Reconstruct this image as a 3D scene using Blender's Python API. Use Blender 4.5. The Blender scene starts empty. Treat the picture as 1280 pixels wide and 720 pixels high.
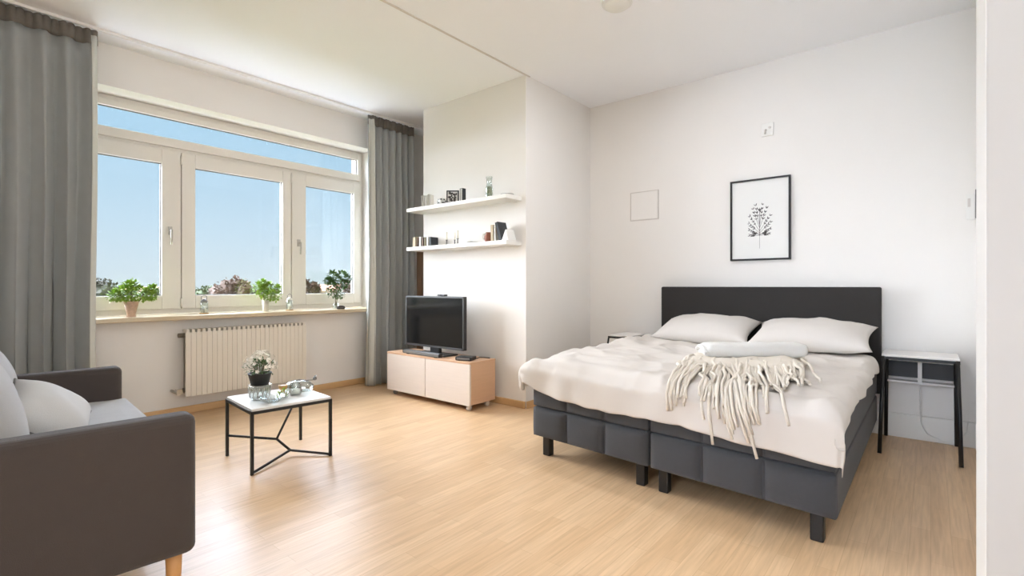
import bpy, bmesh, math, random
from mathutils import Vector, Matrix, Euler, noise
random.seed(7)
C = bpy.context.scene.collection
PI = math.pi
R = math.radians

# ------------------------------------------------------------------ camera
YAW = 39.94
cam_data = bpy.data.cameras.new('camera')
cam_data.sensor_width = 36
cam_data.lens = 36 * 625 / 1280
cam_data.shift_y = -3 / 1280
cam_data.clip_end = 500
cam = bpy.data.objects.new('camera', cam_data)
cam.location = (0, 0, 1.05)
cam.rotation_euler = (R(90), 0, R(YAW - 90))
C.objects.link(cam)
bpy.context.scene.camera = cam

# ------------------------------------------------------------------ world, sun, exposure
vs = bpy.context.scene.view_settings
vs.view_transform = 'Standard'
vs.look = 'None'
vs.gamma = 1
vs.use_curve_mapping = False
vs.exposure = 0.19

world = bpy.data.worlds.new('sky')
bpy.context.scene.world = world
world.use_nodes = True
wn, wl = world.node_tree.nodes, world.node_tree.links
wn.clear()
tc = wn.new('ShaderNodeTexCoord')
sep = wn.new('ShaderNodeSeparateXYZ')
wl.new(tc.outputs['Generated'], sep.inputs[0])
ramp = wn.new('ShaderNodeValToRGB')          # elevation gradient of a clear sky
wl.new(sep.outputs['Z'], ramp.inputs[0])
els = ramp.color_ramp.elements
els[0].position = 0.0;  els[0].color = (0.74, 0.87, 0.95, 1)
els[1].position = 0.42; els[1].color = (0.40, 0.70, 0.98, 1)
e = els.new(0.10); e.color = (0.63, 0.83, 0.99, 1)
e = els.new(0.25); e.color = (0.48, 0.75, 0.98, 1)
# the sky behind the camera is brightened and warmed as added fill
back_fill = wn.new('ShaderNodeMapRange')
wl.new(sep.outputs['Y'], back_fill.inputs[0])
back_fill.inputs[1].default_value = 0.1
back_fill.inputs[2].default_value = -0.6
back_fill.inputs[3].default_value = 0.84
back_fill.inputs[4].default_value = 3.5
warm = wn.new('ShaderNodeMix'); warm.data_type = 'RGBA'
mr2 = wn.new('ShaderNodeMapRange')
wl.new(sep.outputs['Y'], mr2.inputs[0])
mr2.inputs[1].default_value = 0.1; mr2.inputs[2].default_value = -0.5
wl.new(mr2.outputs[0], warm.inputs[0])
wl.new(ramp.outputs[0], warm.inputs[6])
warm.inputs[7].default_value = (1.0, 0.975, 0.94, 1)
bg = wn.new('ShaderNodeBackground')
wl.new(warm.outputs[2], bg.inputs[0])
wl.new(back_fill.outputs[0], bg.inputs[1])

wo = wn.new('ShaderNodeOutputWorld')
wl.new(bg.outputs[0], wo.inputs[0])

def add_sun(name, d, energy, angle, color):
    l = bpy.data.lights.new(name, 'SUN')
    l.energy = energy; l.angle = R(angle); l.color = color
    o = bpy.data.objects.new(name, l)
    o.rotation_euler = Vector(d).to_track_quat('-Z', 'Y').to_euler()
    o.location = (0, 12, 9)
    C.objects.link(o)
add_sun('sun', (0.42, -0.80, -0.50), 14.0, 60, (1.0, 0.985, 0.96))
add_sun('skylight', (0.45, -0.88, -0.03), 43.0, 150, (0.82, 0.94, 1.18))

# added fill light standing at a made-up window behind the camera
al = bpy.data.lights.new('back_fill_light', 'AREA')
al.shape = 'RECTANGLE'; al.size = 2.6; al.size_y = 1.7; al.energy = 15; al.color = (0.95, 0.98, 1.05)
ao = bpy.data.objects.new('back_fill_light', al)
ao.location = (0.075, -2.76, 1.65); ao.rotation_euler = (R(90), 0, 0)
C.objects.link(ao)
# weak added fill light at the made-up window in the left wall
al = bpy.data.lights.new('side_fill_light', 'AREA')
al.shape = 'RECTANGLE'; al.size = 1.5; al.size_y = 1.6; al.energy = 3; al.color = (1.0, 0.97, 0.95)
ao = bpy.data.objects.new('side_fill_light', al)
ao.location = (-1.78, 0.25, 1.62); ao.rotation_euler = (R(90), 0, R(-90))
C.objects.link(ao)
LAMP = (2.87, 1.53)
ll = bpy.data.lights.new('ceiling_fill_light', 'AREA')  # added downward fill; the ceiling lamp itself is off
ll.shape = 'DISK'; ll.size = 0.17; ll.energy = 14; ll.color = (0.92, 0.96, 1.06)
lo = bpy.data.objects.new('ceiling_fill_light', ll)
lo.location = (LAMP[0], LAMP[1], 2.812)
C.objects.link(lo)

# ------------------------------------------------------------------ materials
def lin(r, g, b):
    f = lambda c: c / 12.92 if c <= 0.04045 else ((c + 0.055) / 1.055) ** 2.4
    return (f(r / 255), f(g / 255), f(b / 255), 1)

def M(name, rgb, rough=0.6, metal=0.0, var=0.0, vscale=8.0, bump=0.0, bscale=60.0, spec=0.5, sheen=0.0, stretch=(1, 1, 1)):
    m = bpy.data.materials.new(name); m.use_nodes = True
    n, l = m.node_tree.nodes, m.node_tree.links
    p = n['Principled BSDF']
    col = lin(*rgb)
    p.inputs['Base Color'].default_value = col
    p.inputs['Roughness'].default_value = rough
    p.inputs['Metallic'].default_value = metal
    p.inputs['Specular IOR Level'].default_value = spec
    if sheen: p.inputs['Sheen Weight'].default_value = sheen
    tc = n.new('ShaderNodeTexCoord'); mp = n.new('ShaderNodeMapping')
    l.new(tc.outputs['Object'], mp.inputs[0]); mp.inputs['Scale'].default_value = stretch
    if var:
        ns = n.new('ShaderNodeTexNoise'); ns.inputs['Scale'].default_value = vscale; ns.inputs['Detail'].default_value = 5
        l.new(mp.outputs[0], ns.inputs[0])
        mx = n.new('ShaderNodeMix'); mx.data_type = 'RGBA'
        l.new(ns.outputs[0], mx.inputs[0])
        mx.inputs[6].default_value = tuple(c * (1 - var) for c in col[:3]) + (1,)
        mx.inputs[7].default_value = tuple(min(1, c * (1 + var)) for c in col[:3]) + (1,)
        l.new(mx.outputs[2], p.inputs['Base Color'])
    if bump:
        nb = n.new('ShaderNodeTexNoise'); nb.inputs['Scale'].default_value = bscale; nb.inputs['Detail'].default_value = 4
        l.new(mp.outputs[0], nb.inputs[0])
        bp = n.new('ShaderNodeBump'); bp.inputs['Strength'].default_value = bump; bp.inputs['Distance'].default_value = 0.01
        l.new(nb.outputs[0], bp.inputs['Height']); l.new(bp.outputs[0], p.inputs['Normal'])
    return m

def glass_mat(name, tint, gloss=0.08, rough=0.02):
    m = bpy.data.materials.new(name); m.use_nodes = True
    n, l = m.node_tree.nodes, m.node_tree.links
    n.clear()
    t = n.new('ShaderNodeBsdfTransparent'); t.inputs[0].default_value = tint
    g = n.new('ShaderNodeBsdfGlossy'); g.inputs['Roughness'].default_value = rough
    fr = n.new('ShaderNodeLayerWeight'); fr.inputs[0].default_value = 0.25
    mu = n.new('ShaderNodeMath'); mu.operation = 'MULTIPLY_ADD'; mu.inputs[1].default_value = 0.6; mu.inputs[2].default_value = gloss
    mu.use_clamp = True
    l.new(fr.outputs['Facing'], mu.inputs[0])
    mx = n.new('ShaderNodeMixShader')
    l.new(mu.outputs[0], mx.inputs[0]); l.new(t.outputs[0], mx.inputs[1]); l.new(g.outputs[0], mx.inputs[2])
    o = n.new('ShaderNodeOutputMaterial'); l.new(mx.outputs[0], o.inputs[0])
    return m

def floor_mat():
    m = bpy.data.materials.new('laminate_floor'); m.use_nodes = True
    n, l = m.node_tree.nodes, m.node_tree.links
    p = n['Principled BSDF']
    tc = n.new('ShaderNodeTexCoord')
    br = n.new('ShaderNodeTexBrick')
    l.new(tc.outputs['Object'], br.inputs['Vector'])
    br.inputs['Scale'].default_value = 1.0
    br.inputs['Brick Width'].default_value = 0.62
    br.inputs['Row Height'].default_value = 0.066
    br.inputs['Mortar Size'].default_value = 0.0012
    br.inputs['Mortar Smooth'].default_value = 0.3
    br.inputs['Color1'].default_value = lin(231, 197, 156)
    br.inputs['Color2'].default_value = lin(221, 184, 141)
    br.inputs['Mortar'].default_value = lin(211, 174, 132)
    mp = n.new('ShaderNodeMapping'); mp.inputs['Scale'].default_value = (1.2, 22, 1)
    l.new(tc.outputs['Object'], mp.inputs[0])
    ns = n.new('ShaderNodeTexNoise'); ns.inputs['Scale'].default_value = 3.5; ns.inputs['Detail'].default_value = 7; ns.inputs['Distortion'].default_value = 0.4
    l.new(mp.outputs[0], ns.inputs[0])
    rp = n.new('ShaderNodeValToRGB')
    rp.color_ramp.elements[0].position = 0.32; rp.color_ramp.elements[0].color = (0.80, 0.77, 0.73, 1)
    rp.color_ramp.elements[1].position = 0.66; rp.color_ramp.elements[1].color = (1, 1, 1, 1)
    l.new(ns.outputs[0], rp.inputs[0])
    mx = n.new('ShaderNodeMix'); mx.data_type = 'RGBA'; mx.blend_type = 'MULTIPLY'; mx.inputs[0].default_value = 0.8
    l.new(br.outputs['Color'], mx.inputs[6]); l.new(rp.outputs[0], mx.inputs[7])
    l.new(mx.outputs[2], p.inputs['Base Color'])
    p.inputs['Roughness'].default_value = 0.36
    p.inputs['Specular IOR Level'].default_value = 0.55
    bp = n.new('ShaderNodeBump'); bp.inputs['Strength'].default_value = 0.06; bp.inputs['Distance'].default_value = 0.004
    l.new(ns.outputs[0], bp.inputs['Height']); l.new(bp.outputs[0], p.inputs['Normal'])
    return m

m_wall = M('wall_paint', (241, 237, 231), 0.85, var=0.015, vscale=3, bump=0.04, bscale=180)
m_ceil = M('ceiling_paint', (251, 251, 252), 0.9, var=0.012, vscale=2, bump=0.03, bscale=150)
m_jamb = M('doorway_wall_shaded', (186, 182, 176), 0.85, var=0.015, vscale=3)  # shade put into the colour: darkened where the face came out too bright
m_trimw = M('white_trim_paint', (240, 237, 230), 0.45)
m_floor = floor_mat()
m_skirt = M('oak_skirting', (214, 174, 124), 0.45, var=0.08, vscale=6, stretch=(1, 8, 8))
m_pvc = M('window_plastic', (232, 226, 216), 0.35)
m_gasket = M('window_gasket', (90, 85, 80), 0.6)
m_sill = M('sill_marble', (206, 190, 160), 0.35, var=0.06, vscale=5)
m_glass = glass_mat('window_glass', (0.985, 0.99, 0.985, 1), 0.02)
m_vase = glass_mat('clear_glass', (0.93, 0.96, 0.95, 1), 0.12, 0.03)
m_brick = M('outside_render', (176, 132, 94), 0.8, var=0.08, vscale=12)
m_rad = M('radiator_enamel', (230, 222, 208), 0.35)
m_gap = M('radiator_core', (120, 110, 96), 0.6)
m_curt = M('grey_curtain_cloth', (160, 163, 162), 0.9, var=0.06, vscale=14, bump=0.15, bscale=250, sheen=0.2)
m_head = M('curtain_heading_cloth', (112, 106, 98), 0.9, var=0.1, vscale=40)
m_lining = M('pale_curtain_lining', (206, 206, 198), 0.9)
m_sofa = M('sofa_wool', (70, 62, 58), 0.95, var=0.05, vscale=30, bump=0.25, bscale=400, sheen=0.15)
m_seat = M('sofa_cushion_cloth', (178, 176, 174), 0.95, var=0.05, vscale=25, bump=0.2, bscale=350, sheen=0.2)
m_pill = M('pale_grey_cushion_cloth', (206, 205, 203), 0.95, var=0.03, vscale=20, bump=0.15, bscale=300)
m_pipe = M('cushion_seam', (120, 118, 114), 0.9)
m_oak = M('oak_leg', (205, 150, 92), 0.45, var=0.1, vscale=8, stretch=(8, 8, 1))
m_black = M('black_powder_coat', (24, 22, 21), 0.45)
m_top = M('white_tabletop', (238, 234, 230), 0.25)
m_bed = M('charcoal_bed_fabric', (66, 66, 68), 0.95, var=0.08, vscale=60, bump=0.3, bscale=500, sheen=0.12)
m_hb = M('headboard_fabric', (46, 43, 41), 0.9, var=0.05, vscale=50, bump=0.2, bscale=450)
m_duv = M('cream_duvet_cotton', (212, 204, 195), 0.9, var=0.02, vscale=5, bump=0.05, bscale=30)
m_pw = M('pillow_cotton', (213, 206, 198), 0.9, bump=0.06, bscale=25)
m_thr = M('cream_throw_wool', (222, 212, 197), 0.95, var=0.05, vscale=30, bump=0.35, bscale=160)
m_tow = M('white_towel_terry', (222, 219, 213), 0.95, bump=0.3, bscale=350)
m_birch = M('white_stained_oak', (226, 214, 204), 0.5, var=0.05, vscale=5, stretch=(1, 1, 14))
m_cside = M('pale_oak_veneer', (212, 172, 138), 0.5, var=0.07, vscale=5, stretch=(1, 14, 14))
m_screen = M('tv_screen', (14, 17, 20), 0.12)
m_tvpl = M('tv_black_plastic', (30, 30, 32), 0.35)
m_rim = M('dark_grey_rim', (70, 70, 72), 0.4)
m_grey = M('grey_plastic', (120, 118, 116), 0.4)
m_chrome = M('brushed_metal', (190, 186, 178), 0.3, metal=0.9)
m_brass = M('brass', (176, 140, 88), 0.35, metal=0.9)
m_leaf = M('fresh_green_leaf', (142, 172, 66), 0.5, var=0.25, vscale=30)
m_leafd = M('dark_green_leaf', (84, 112, 60), 0.5, var=0.3, vscale=30)
m_stem = M('plant_stem', (110, 96, 60), 0.7)
m_petal = M('white_petal', (246, 242, 230), 0.7)
m_soil = M('dark_soil', (52, 40, 32), 0.95)
m_terra = M('terracotta_mosaic', (206, 168, 140), 0.5, var=0.35, vscale=45)
m_pot = M('cream_ceramic', (222, 214, 198), 0.35, var=0.12, vscale=30)
m_paper = M('print_paper', (236, 235, 230), 0.6)
m_ink = M('print_ink', (86, 82, 80), 0.7)
m_inkl = M('print_ink_pale', (150, 146, 142), 0.7)
m_white = M('white_plastic', (238, 236, 230), 0.4)
m_wp = M('painted_hatch', (241, 237, 231), 0.8)
m_line = M('hatch_shadow_gap', (216, 209, 201), 0.8)
m_wax = M('candle_wax', (240, 234, 220), 0.5)
m_brown = M('brown_wood', (178, 142, 114), 0.6, var=0.15, vscale=7, stretch=(10, 10, 1))
m_tan = M('tan_book_cloth', (196, 178, 148), 0.7)
m_bk1 = M('brown_book_cloth', (108, 82, 62), 0.7)
m_bk2 = M('dark_book_cloth', (58, 60, 62), 0.7)
m_bk3 = M('white_book_cover', (228, 222, 212), 0.6)
m_bk4 = M('olive_book_cover', (134, 124, 92), 0.7)
m_red = M('reddish_brown_glaze', (150, 92, 74), 0.4)
m_pink = M('pale_pink_soap', (206, 160, 150), 0.5)
m_green = M('vase_filling', (126, 136, 84), 0.6, var=0.4, vscale=80)
m_tree = [M('tree_leaf_dark', (48, 48, 36), 0.8, var=0.3, vscale=1.5), M('tree_leaf_rust', (78, 58, 46), 0.8, var=0.3, vscale=1.5), M('tree_leaf_green', (72, 84, 52), 0.8, var=0.3, vscale=1.5)]
m_bark = M('tree_bark', (96, 80, 66), 0.9)
m_house = M('house_render', (170, 150, 130), 0.8)
m_roof = M('house_roof', (170, 118, 92), 0.8)
m_grass = M('field_grass', (120, 128, 88), 0.95, var=0.2, vscale=0.2)
m_shade = M('opal_lamp_glass', (240, 238, 230), 0.4)
m_fab2 = M('chequered_black_pattern', (40, 38, 36), 0.6)

# ------------------------------------------------------------------ mesh helpers
def smooth_all(bm):
    for f in bm.faces: f.smooth = True

def box(bm, c, s, rot=None):
    v = bmesh.ops.create_cube(bm, size=1)['verts']
    mat = Matrix.Translation(c) @ (rot.to_matrix().to_4x4() if rot else Matrix()) @ Matrix.Diagonal((s[0], s[1], s[2], 1))
    bmesh.ops.transform(bm, matrix=mat, verts=v)
    return v

def bb(bm, x0, x1, y0, y1, z0, z1):
    return box(bm, ((x0+x1)/2, (y0+y1)/2, (z0+z1)/2), (abs(x1-x0), abs(y1-y0), abs(z1-z0)))

def tube(bm, pts, r, seg=8, cap=True, r1=None):
    pts = [Vector(p) for p in pts]
    n = len(pts); rings = []
    prev = None
    for i, p in enumerate(pts):
        t = (pts[min(i+1, n-1)] - pts[max(i-1, 0)]).normalized()
        if prev is None:
            a = Vector((0, 0, 1)) if abs(t.z) < 0.9 else Vector((1, 0, 0))
            u = t.cross(a).normalized()
        else:
            u = (prev - t * prev.dot(t)).normalized()
        prev = u
        w = t.cross(u)
        rr = r if r1 is None else r + (r1 - r) * i / (n - 1)
        rings.append([bm.verts.new(p + (u * math.cos(2*PI*k/seg) + w * math.sin(2*PI*k/seg)) * rr) for k in range(seg)])
    for a, b in zip(rings, rings[1:]):
        for k in range(seg):
            f = bm.faces.new((a[k], a[(k+1) % seg], b[(k+1) % seg], b[k])); f.smooth = True
    if cap:
        bm.faces.new(list(reversed(rings[0]))); bm.faces.new(rings[-1])

def lathe(bm, prof, seg=24, c=(0, 0, 0), smooth=True):
    rings = []
    for r, z in prof:
        if r < 1e-5: rings.append([bm.verts.new((c[0], c[1], c[2]+z))])
        else: rings.append([bm.verts.new((c[0]+r*math.cos(2*PI*k/seg), c[1]+r*math.sin(2*PI*k/seg), c[2]+z)) for k in range(seg)])
    for a, b in zip(rings, rings[1:]):
        for k in range(seg):
            k2 = (k+1) % seg
            if len(a) == 1 and len(b) == 1: continue
            if len(a) == 1: f = bm.faces.new((a[0], b[k2], b[k]))
            elif len(b) == 1: f = bm.faces.new((a[k], a[k2], b[0]))
            else: f = bm.faces.new((a[k], a[k2], b[k2], b[k]))
            f.smooth = smooth

def link(name, bm, m, parent=None, bevel=0, subs=0, solid=0, seg=2):
    bmesh.ops.recalc_face_normals(bm, faces=bm.faces)
    me = bpy.data.meshes.new(name); bm.to_mesh(me); bm.free()
    o = bpy.data.objects.new(name, me); C.objects.link(o)
    for mm in (m if isinstance(m, (list, tuple)) else [m]): me.materials.append(mm)
    if parent: o.parent = parent
    if solid:
        s = o.modifiers.new('solid', 'SOLIDIFY'); s.thickness = solid; s.offset = -1
    if bevel:
        b = o.modifiers.new('bevel', 'BEVEL'); b.width = bevel; b.segments = seg; b.limit_method = 'ANGLE'; b.angle_limit = R(40)
        b.harden_normals = False
    if subs:
        s = o.modifiers.new('subs', 'SUBSURF'); s.levels = subs; s.render_levels = subs
    return o

def thing(name, label, cat, loc=(0, 0, 0), rz=0, group=None):
    o = bpy.data.objects.new(name, None); C.objects.link(o)
    o.empty_display_size = 0.1
    o.location = loc; o.rotation_euler = (0, 0, R(rz))
    o['label'] = label; o['category'] = cat
    if group: o['group'] = group
    return o

def tag(o, label, cat, loc=None, rz=0, group=None):
    o['label'] = label; o['category'] = cat
    if loc is not None: o.location = loc; o.rotation_euler = (0, 0, R(rz))
    if group: o['group'] = group
    return o

def struct(name, bm, m, bevel=0):
    o = link(name, bm, m, bevel=bevel); o['kind'] = 'structure'; return o

def boxes(*bs):
    bm = bmesh.new()
    for b in bs: bb(bm, *b)
    return bm

def copy_tree(root, loc, label, rz=None):
    r = root.copy(); C.objects.link(r); r.location = loc
    if rz is not None: r.rotation_euler = (0, 0, R(rz))
    r['label'] = label
    for ch in list(root.children):
        c = ch.copy(); C.objects.link(c); c.parent = r
        for g in list(ch.children):
            d = g.copy(); C.objects.link(d); d.parent = c
    return r

# ------------------------------------------------------------------ room shell
H = 2.85
XB, XT, YW, YP = 4.40, 3.35, 4.70, 2.65
XL, YB = -1.6, -2.6
YO = 5.12                                     # outer face of the window wall
WX0, WX1, WZ0, WZ1 = 0.60, 3.24, 0.81, 2.54   # window opening
struct('floor', boxes((XL-.2, XB+.2, YB-.2, YO, -0.1, 0)), m_floor)
struct('ceiling', boxes((XL-.2, XB+.2, YB-.2, YO, H, H+0.15)), m_ceil)
struct('wall_window', boxes((XL-.2, WX0, YW, YO-.02, 0, H), (WX1, XB+.2, YW, YO-.02, 0, H),
                            (WX0, WX1, YW, YO-.02, WZ1, H), (WX0, WX1, YW, YO-.02, 0, WZ0-.035)), m_wall)
struct('wall_outside', boxes((WX1-.004, XB+.2, YO-.14, YO, 0, H), (XL-.2, WX0+.004, YO-.14, YO, 0, H),
                             (WX0, WX1, YO-.1, YO, 0, WZ0-.04)), m_brick)
struct('wall_bed', boxes((XB, XB+.2, YB, YW, 0, H)), m_wall)
struct('wall_television', boxes((XT, XB, YP, 3.99, 0, H)), m_wall)
SY0, SY1 = -.25, 1.05
struct('wall_left', boxes((XL-.2, XL, YB, SY0, 0, H), (XL-.2, XL, SY1, YW, 0, H), (XL-.2, XL, SY0, SY1, 0, .8), (XL-.2, XL, SY0, SY1, 2.45, H)), m_wall)
w3 = bpy.data.objects.new('added_window_3', None); C.objects.link(w3); w3['kind'] = 'structure'  # unseen window, added to light the bed and its wall from the front
link('window_frame', boxes((XL-.12, XL-.06, SY0, SY1, .8, .87), (XL-.12, XL-.06, SY0, SY1, 2.38, 2.45), (XL-.12, XL-.06, SY0, SY0+.07, .87, 2.38), (XL-.12, XL-.06, SY1-.07, SY1, .87, 2.38)), m_pvc, w3)
link('pane', boxes((XL-.095, XL-.085, SY0+.05, SY1-.05, .85, 2.4)), m_glass, w3)
struct('wall_right', boxes((1.945, XB, -0.36, -0.24, 0, H)), m_wall)
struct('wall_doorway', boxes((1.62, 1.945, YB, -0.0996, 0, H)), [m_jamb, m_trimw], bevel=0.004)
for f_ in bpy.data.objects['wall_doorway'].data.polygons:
    if f_.normal.y > .5: f_.material_index = 1  # face turned to the window stays white, the others carry the painted shade
# wall behind the camera; its wide window is added to let in fill light
BX0, BX1, BZ0, BZ1 = -1.3, 1.45, 0.75, 2.5
struct('wall_back', boxes((XL-.2, BX0, YB-.2, YB, 0, H), (BX1, XB, YB-.2, YB, 0, H), (BX0, BX1, YB-.2, YB, BZ1, H), (BX0, BX1, YB-.2, YB, 0, BZ0)), m_wall)
w2 = bpy.data.objects.new('added_window_2', None); C.objects.link(w2); w2['kind'] = 'structure'
bm = boxes((BX0, BX1, YB-.12, YB-.06, BZ0, BZ0+.07), (BX0, BX1, YB-.12, YB-.06, BZ1-.07, BZ1), (BX0, BX0+.07, YB-.12, YB-.06, BZ0+.07, BZ1-.07), (BX1-.07, BX1, YB-.12, YB-.06, BZ0+.07, BZ1-.07), (.04, .11, YB-.12, YB-.06, BZ0+.07, BZ1-.07))
link('window_frame', bm, m_pvc, w2)
link('pane', boxes((BX0+.05, BX1-.05, YB-.095, YB-.085, BZ0+.05, BZ1-.05)), m_glass, w2)
# ceiling joint, baseboards
struct('trim_1', boxes((XL, XT+.05, YP-.010, YP+.004, H-.007, H+.001)), m_line)
struct('baseboard_bed', boxes((XB-.018, XB, -0.24, YP, 0, 0.165)), m_trimw, bevel=0.004)
def quarter(bs):
    return boxes(*bs)
struct('baseboard_window', quarter([(XL, 3.75, YW-.02, YW, 0, .06)]), m_skirt, bevel=.006)
struct('baseboard_television', quarter([(XT-.02, XT, YP, 3.99, 0, .06)]), m_skirt, bevel=.006)
struct('baseboard_alcove', quarter([(XT, XB, YP-.02, YP, 0, .06)]), m_skirt, bevel=.006)
struct('baseboard_right', boxes((1.945, XB-.02, -0.24, -0.222, 0, 0.165)), m_trimw)

# ------------------------------------------------------------------ window
w1 = bpy.data.objects.new('window_1', None); C.objects.link(w1); w1['kind'] = 'structure'
FY = 4.92                                      # inner face of the frames
bm = boxes((WX0, WX0+.055, FY, FY+.07, WZ0+.057, WZ1-.052), (WX1-.045, WX1, FY, FY+.07, WZ0+.057, WZ1-.052),
           (WX0, WX1, FY, FY+.07, WZ1-.052, WZ1), (WX0, WX1, FY, FY+.07, WZ0+.001, WZ0+.057),
           (WX0+.055, WX1-.045, FY, FY+.07, 2.165, 2.235),
           (1.425, 1.49, FY, FY+.07, WZ0+.057, 2.165), (2.385, 2.45, FY, FY+.07, WZ0+.057, 2.165))
link('window_frame', bm, m_pvc, w1, bevel=.004)
def sash(x0, x1, z0, z1, gx0, gx1, gz0, gz1, y=FY-.022):
    s = link('window_sash', boxes((x0, gx0, y, y+.06, z0, z1), (gx1, x1, y, y+.06, z0, z1), (gx0, gx1, y, y+.06, gz1, z1), (gx0, gx1, y, y+.06, z0, gz0)), m_pvc, w1, bevel=.004)
    t = .006
    link('gasket', boxes((gx0, gx0+t, y+.02, y+.035, gz0, gz1), (gx1-t, gx1, y+.02, y+.035, gz0, gz1), (gx0, gx1, y+.02, y+.035, gz0, gz0+t), (gx0, gx1, y+.02, y+.035, gz1-t, gz1)), m_gasket, s)
    link('pane', boxes((gx0, gx1, y+.03, y+.036, gz0, gz1)), m_glass, s)
    return s
sa = sash(.64, 1.455, .855, 2.185, .755, 1.317, .967, 2.07)
sb = sash(1.462, 2.412, .855, 2.185, 1.565, 2.329, .967, 2.07)
sc = sash(2.420, 3.205, .855, 2.185, 2.568, 3.123, .967, 2.07)
sd = sash(.64, 3.21, 2.215, 2.50, .70, 3.17, 2.288, 2.452)
def handle(x, z, par):
    bm = bmesh.new(); y = FY-.022
    bb(bm, x-.014, x+.014, y-.012, y, z-.035, z+.035)
    tube(bm, [(x, y-.01, z), (x, y-.045, z)], .008)
    tube(bm, [(x, y-.045, z+.006), (x, y-.047, z-.05), (x, y-.042, z-.115)], .009)
    link('window_handle', bm, m_chrome, par)
handle(1.375, 1.51, sa); handle(2.49, 1.48, sc)
def hinge(x, z, par):
    bm = bmesh.new(); tube(bm, [(x, FY-.028, z), (x, FY-.028, z+.07)], .010); link('hinge', bm, m_pvc, par)
hinge(1.458, .87, sb); hinge(1.458, 2.08, sb); hinge(2.416, 2.08, sb)
sill = struct('trim_2', boxes((WX0-.1, 3.27, 4.565, FY-.001, WZ0-.035, WZ0)), m_sill, bevel=.006)

# ------------------------------------------------------------------ radiator
rad = thing('radiator', 'cream ribbed radiator mounted on the wall under the window sill', 'radiator', (1.89, 4.62, 0.15))
nS = 26; rx0, rx1 = -.505, .50; pitch = (rx1-rx0)/nS
for k in range(nS):
    x = rx0 + pitch*(k+.5)
    bm = bmesh.new()
    bb(bm, x-pitch*.488, x+pitch*.488, -.068, -.056, 0.01, .525)
    bb(bm, x-.004, x+.004, -.06, .035, 0.03, .55)
    bb(bm, x-pitch*.30, x+pitch*.30, -.062, .03, .525, .548)
    link('radiator_section', bm, m_rad, rad, bevel=.0025)
bm = bmesh.new()
tube(bm, [(rx0, -.01, .06), (rx1, -.01, .06)], .018); tube(bm, [(rx0, -.01, .50), (rx1, -.01, .50)], .018)
bb(bm, rx0+.01, rx1-.01, .0, .012, .03, .51)
link('header_pipe', bm, m_gap, rad)
bm = bmesh.new()
tube(bm, [(rx0, -.01, .05), (rx0-.055, -.01, .05), (rx0-.055, .03, .05), (rx0-.055, .08, .05)], .012)
bb(bm, rx0-.05, rx0-.01, -.03, .012, .03, .07)
link('valve', bm, m_chrome, rad)
bm = bmesh.new(); tube(bm, [(rx0-.0, -.01, .50), (rx0-.035, -.01, .50)], .018); link('end_cap', bm, m_gap, rad)
for x in (-.3, .3): link('bracket', boxes((x-.015, x+.015, .012, .0795, .38, .46)), m_gap, rad)

# ------------------------------------------------------------------ curtains
def curtain(name_label, x0, x1, folds, amp, seed, lining=None):
    t = thing('curtain', name_label, 'curtain', ((x0+x1)/2, 4.46, 0))
    w = x1-x0; nx = folds*10; nz = 26
    zt, zb = H-.03, .012
    rnd = random.Random(seed)
    ph = [rnd.uniform(-.7, .7) for _ in range(folds+2)]
    am = [rnd.uniform(.6, 1.15) for _ in range(folds+2)]
    def P(s, z):
        k = s*folds; i = int(min(k, folds-1e-6)); f = k-i
        a0 = am[i]*(1-f)+am[i+1]*f; p0 = ph[i]*(1-f)+ph[i+1]*f
        g = (zt-z)/(zt-zb)
        top = max(0, 1-(zt-z)/.16)
        a = amp*a0*(0.55+.45*g)*(1-top*.65)
        yy = a*math.sin(2*PI*k + p0*min(1, g*2)) + .010*math.sin(2*PI*k*2.3+seed)*g
        yy += top*.012*math.sin(2*PI*k*3)
        xx = -w/2 + w*s + .018*math.sin(2*PI*k*2+p0*2)*g + .012*math.sin(z*2.1+seed)*g
        return (xx, yy, z)
    def grid(s0, s1, za, zb_, n, nzz):
        bm = bmesh.new(); G = []
        for j in range(nzz+1):
            z = za + (zb_-za)*j/nzz
            G.append([bm.verts.new(P(s0+(s1-s0)*i/n, z)) for i in range(n+1)])
        for j in range(nzz):
            for i in range(n):
                f = bm.faces.new((G[j][i], G[j][i+1], G[j+1][i+1], G[j+1][i])); f.smooth = True
        return bm
    link('curtain_panel', grid(0, 1, zt-.10, zb, nx, nz), m_curt, t, solid=.004)
    link('curtain_heading', grid(0, 1, zt, zt-.10, nx*2, 4), m_head, t, solid=.006)
    if lining:
        a, b = lining
        bm = grid(a, b, zt-.04, zb, 12, nz)
        o = link('curtain_hem', bm, m_lining, t, solid=.004); o.location = (0, -.012, 0)
    return t
curtain('long pleated grey curtain left of the window, behind the sofa', -.55, .815, 11, .064, 3, (.975, 1.0))
curtain('long pleated grey curtain right of the window, behind the television', 3.01, 3.595, 7, .058, 11, (0.0, .10))
rail = thing('curtain_rail', 'white ceiling track that carries the grey curtains', 'curtain rail', (1.6, 4.46, H-.02))
link('track', boxes((-2.3, 2.25, -.012, .012, .002, .02)), m_white, rail)
for x in (-1.7, .2, 2.1): link('bracket', boxes((x-.02, x+.02, -.016, .016, .0, .019)), m_white, rail)

bm = boxes((3.83, 3.93, 4.672, 4.682, 0.0, 1.5), (3.835, 3.875, 4.668, 4.674, 0.02, 1.48), (3.885, 3.925, 4.668, 4.674, .02, 1.48))
tag(link('wooden_board', bm, m_brown), 'narrow brown board standing in the corner between curtain and white wall', 'board')

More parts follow.
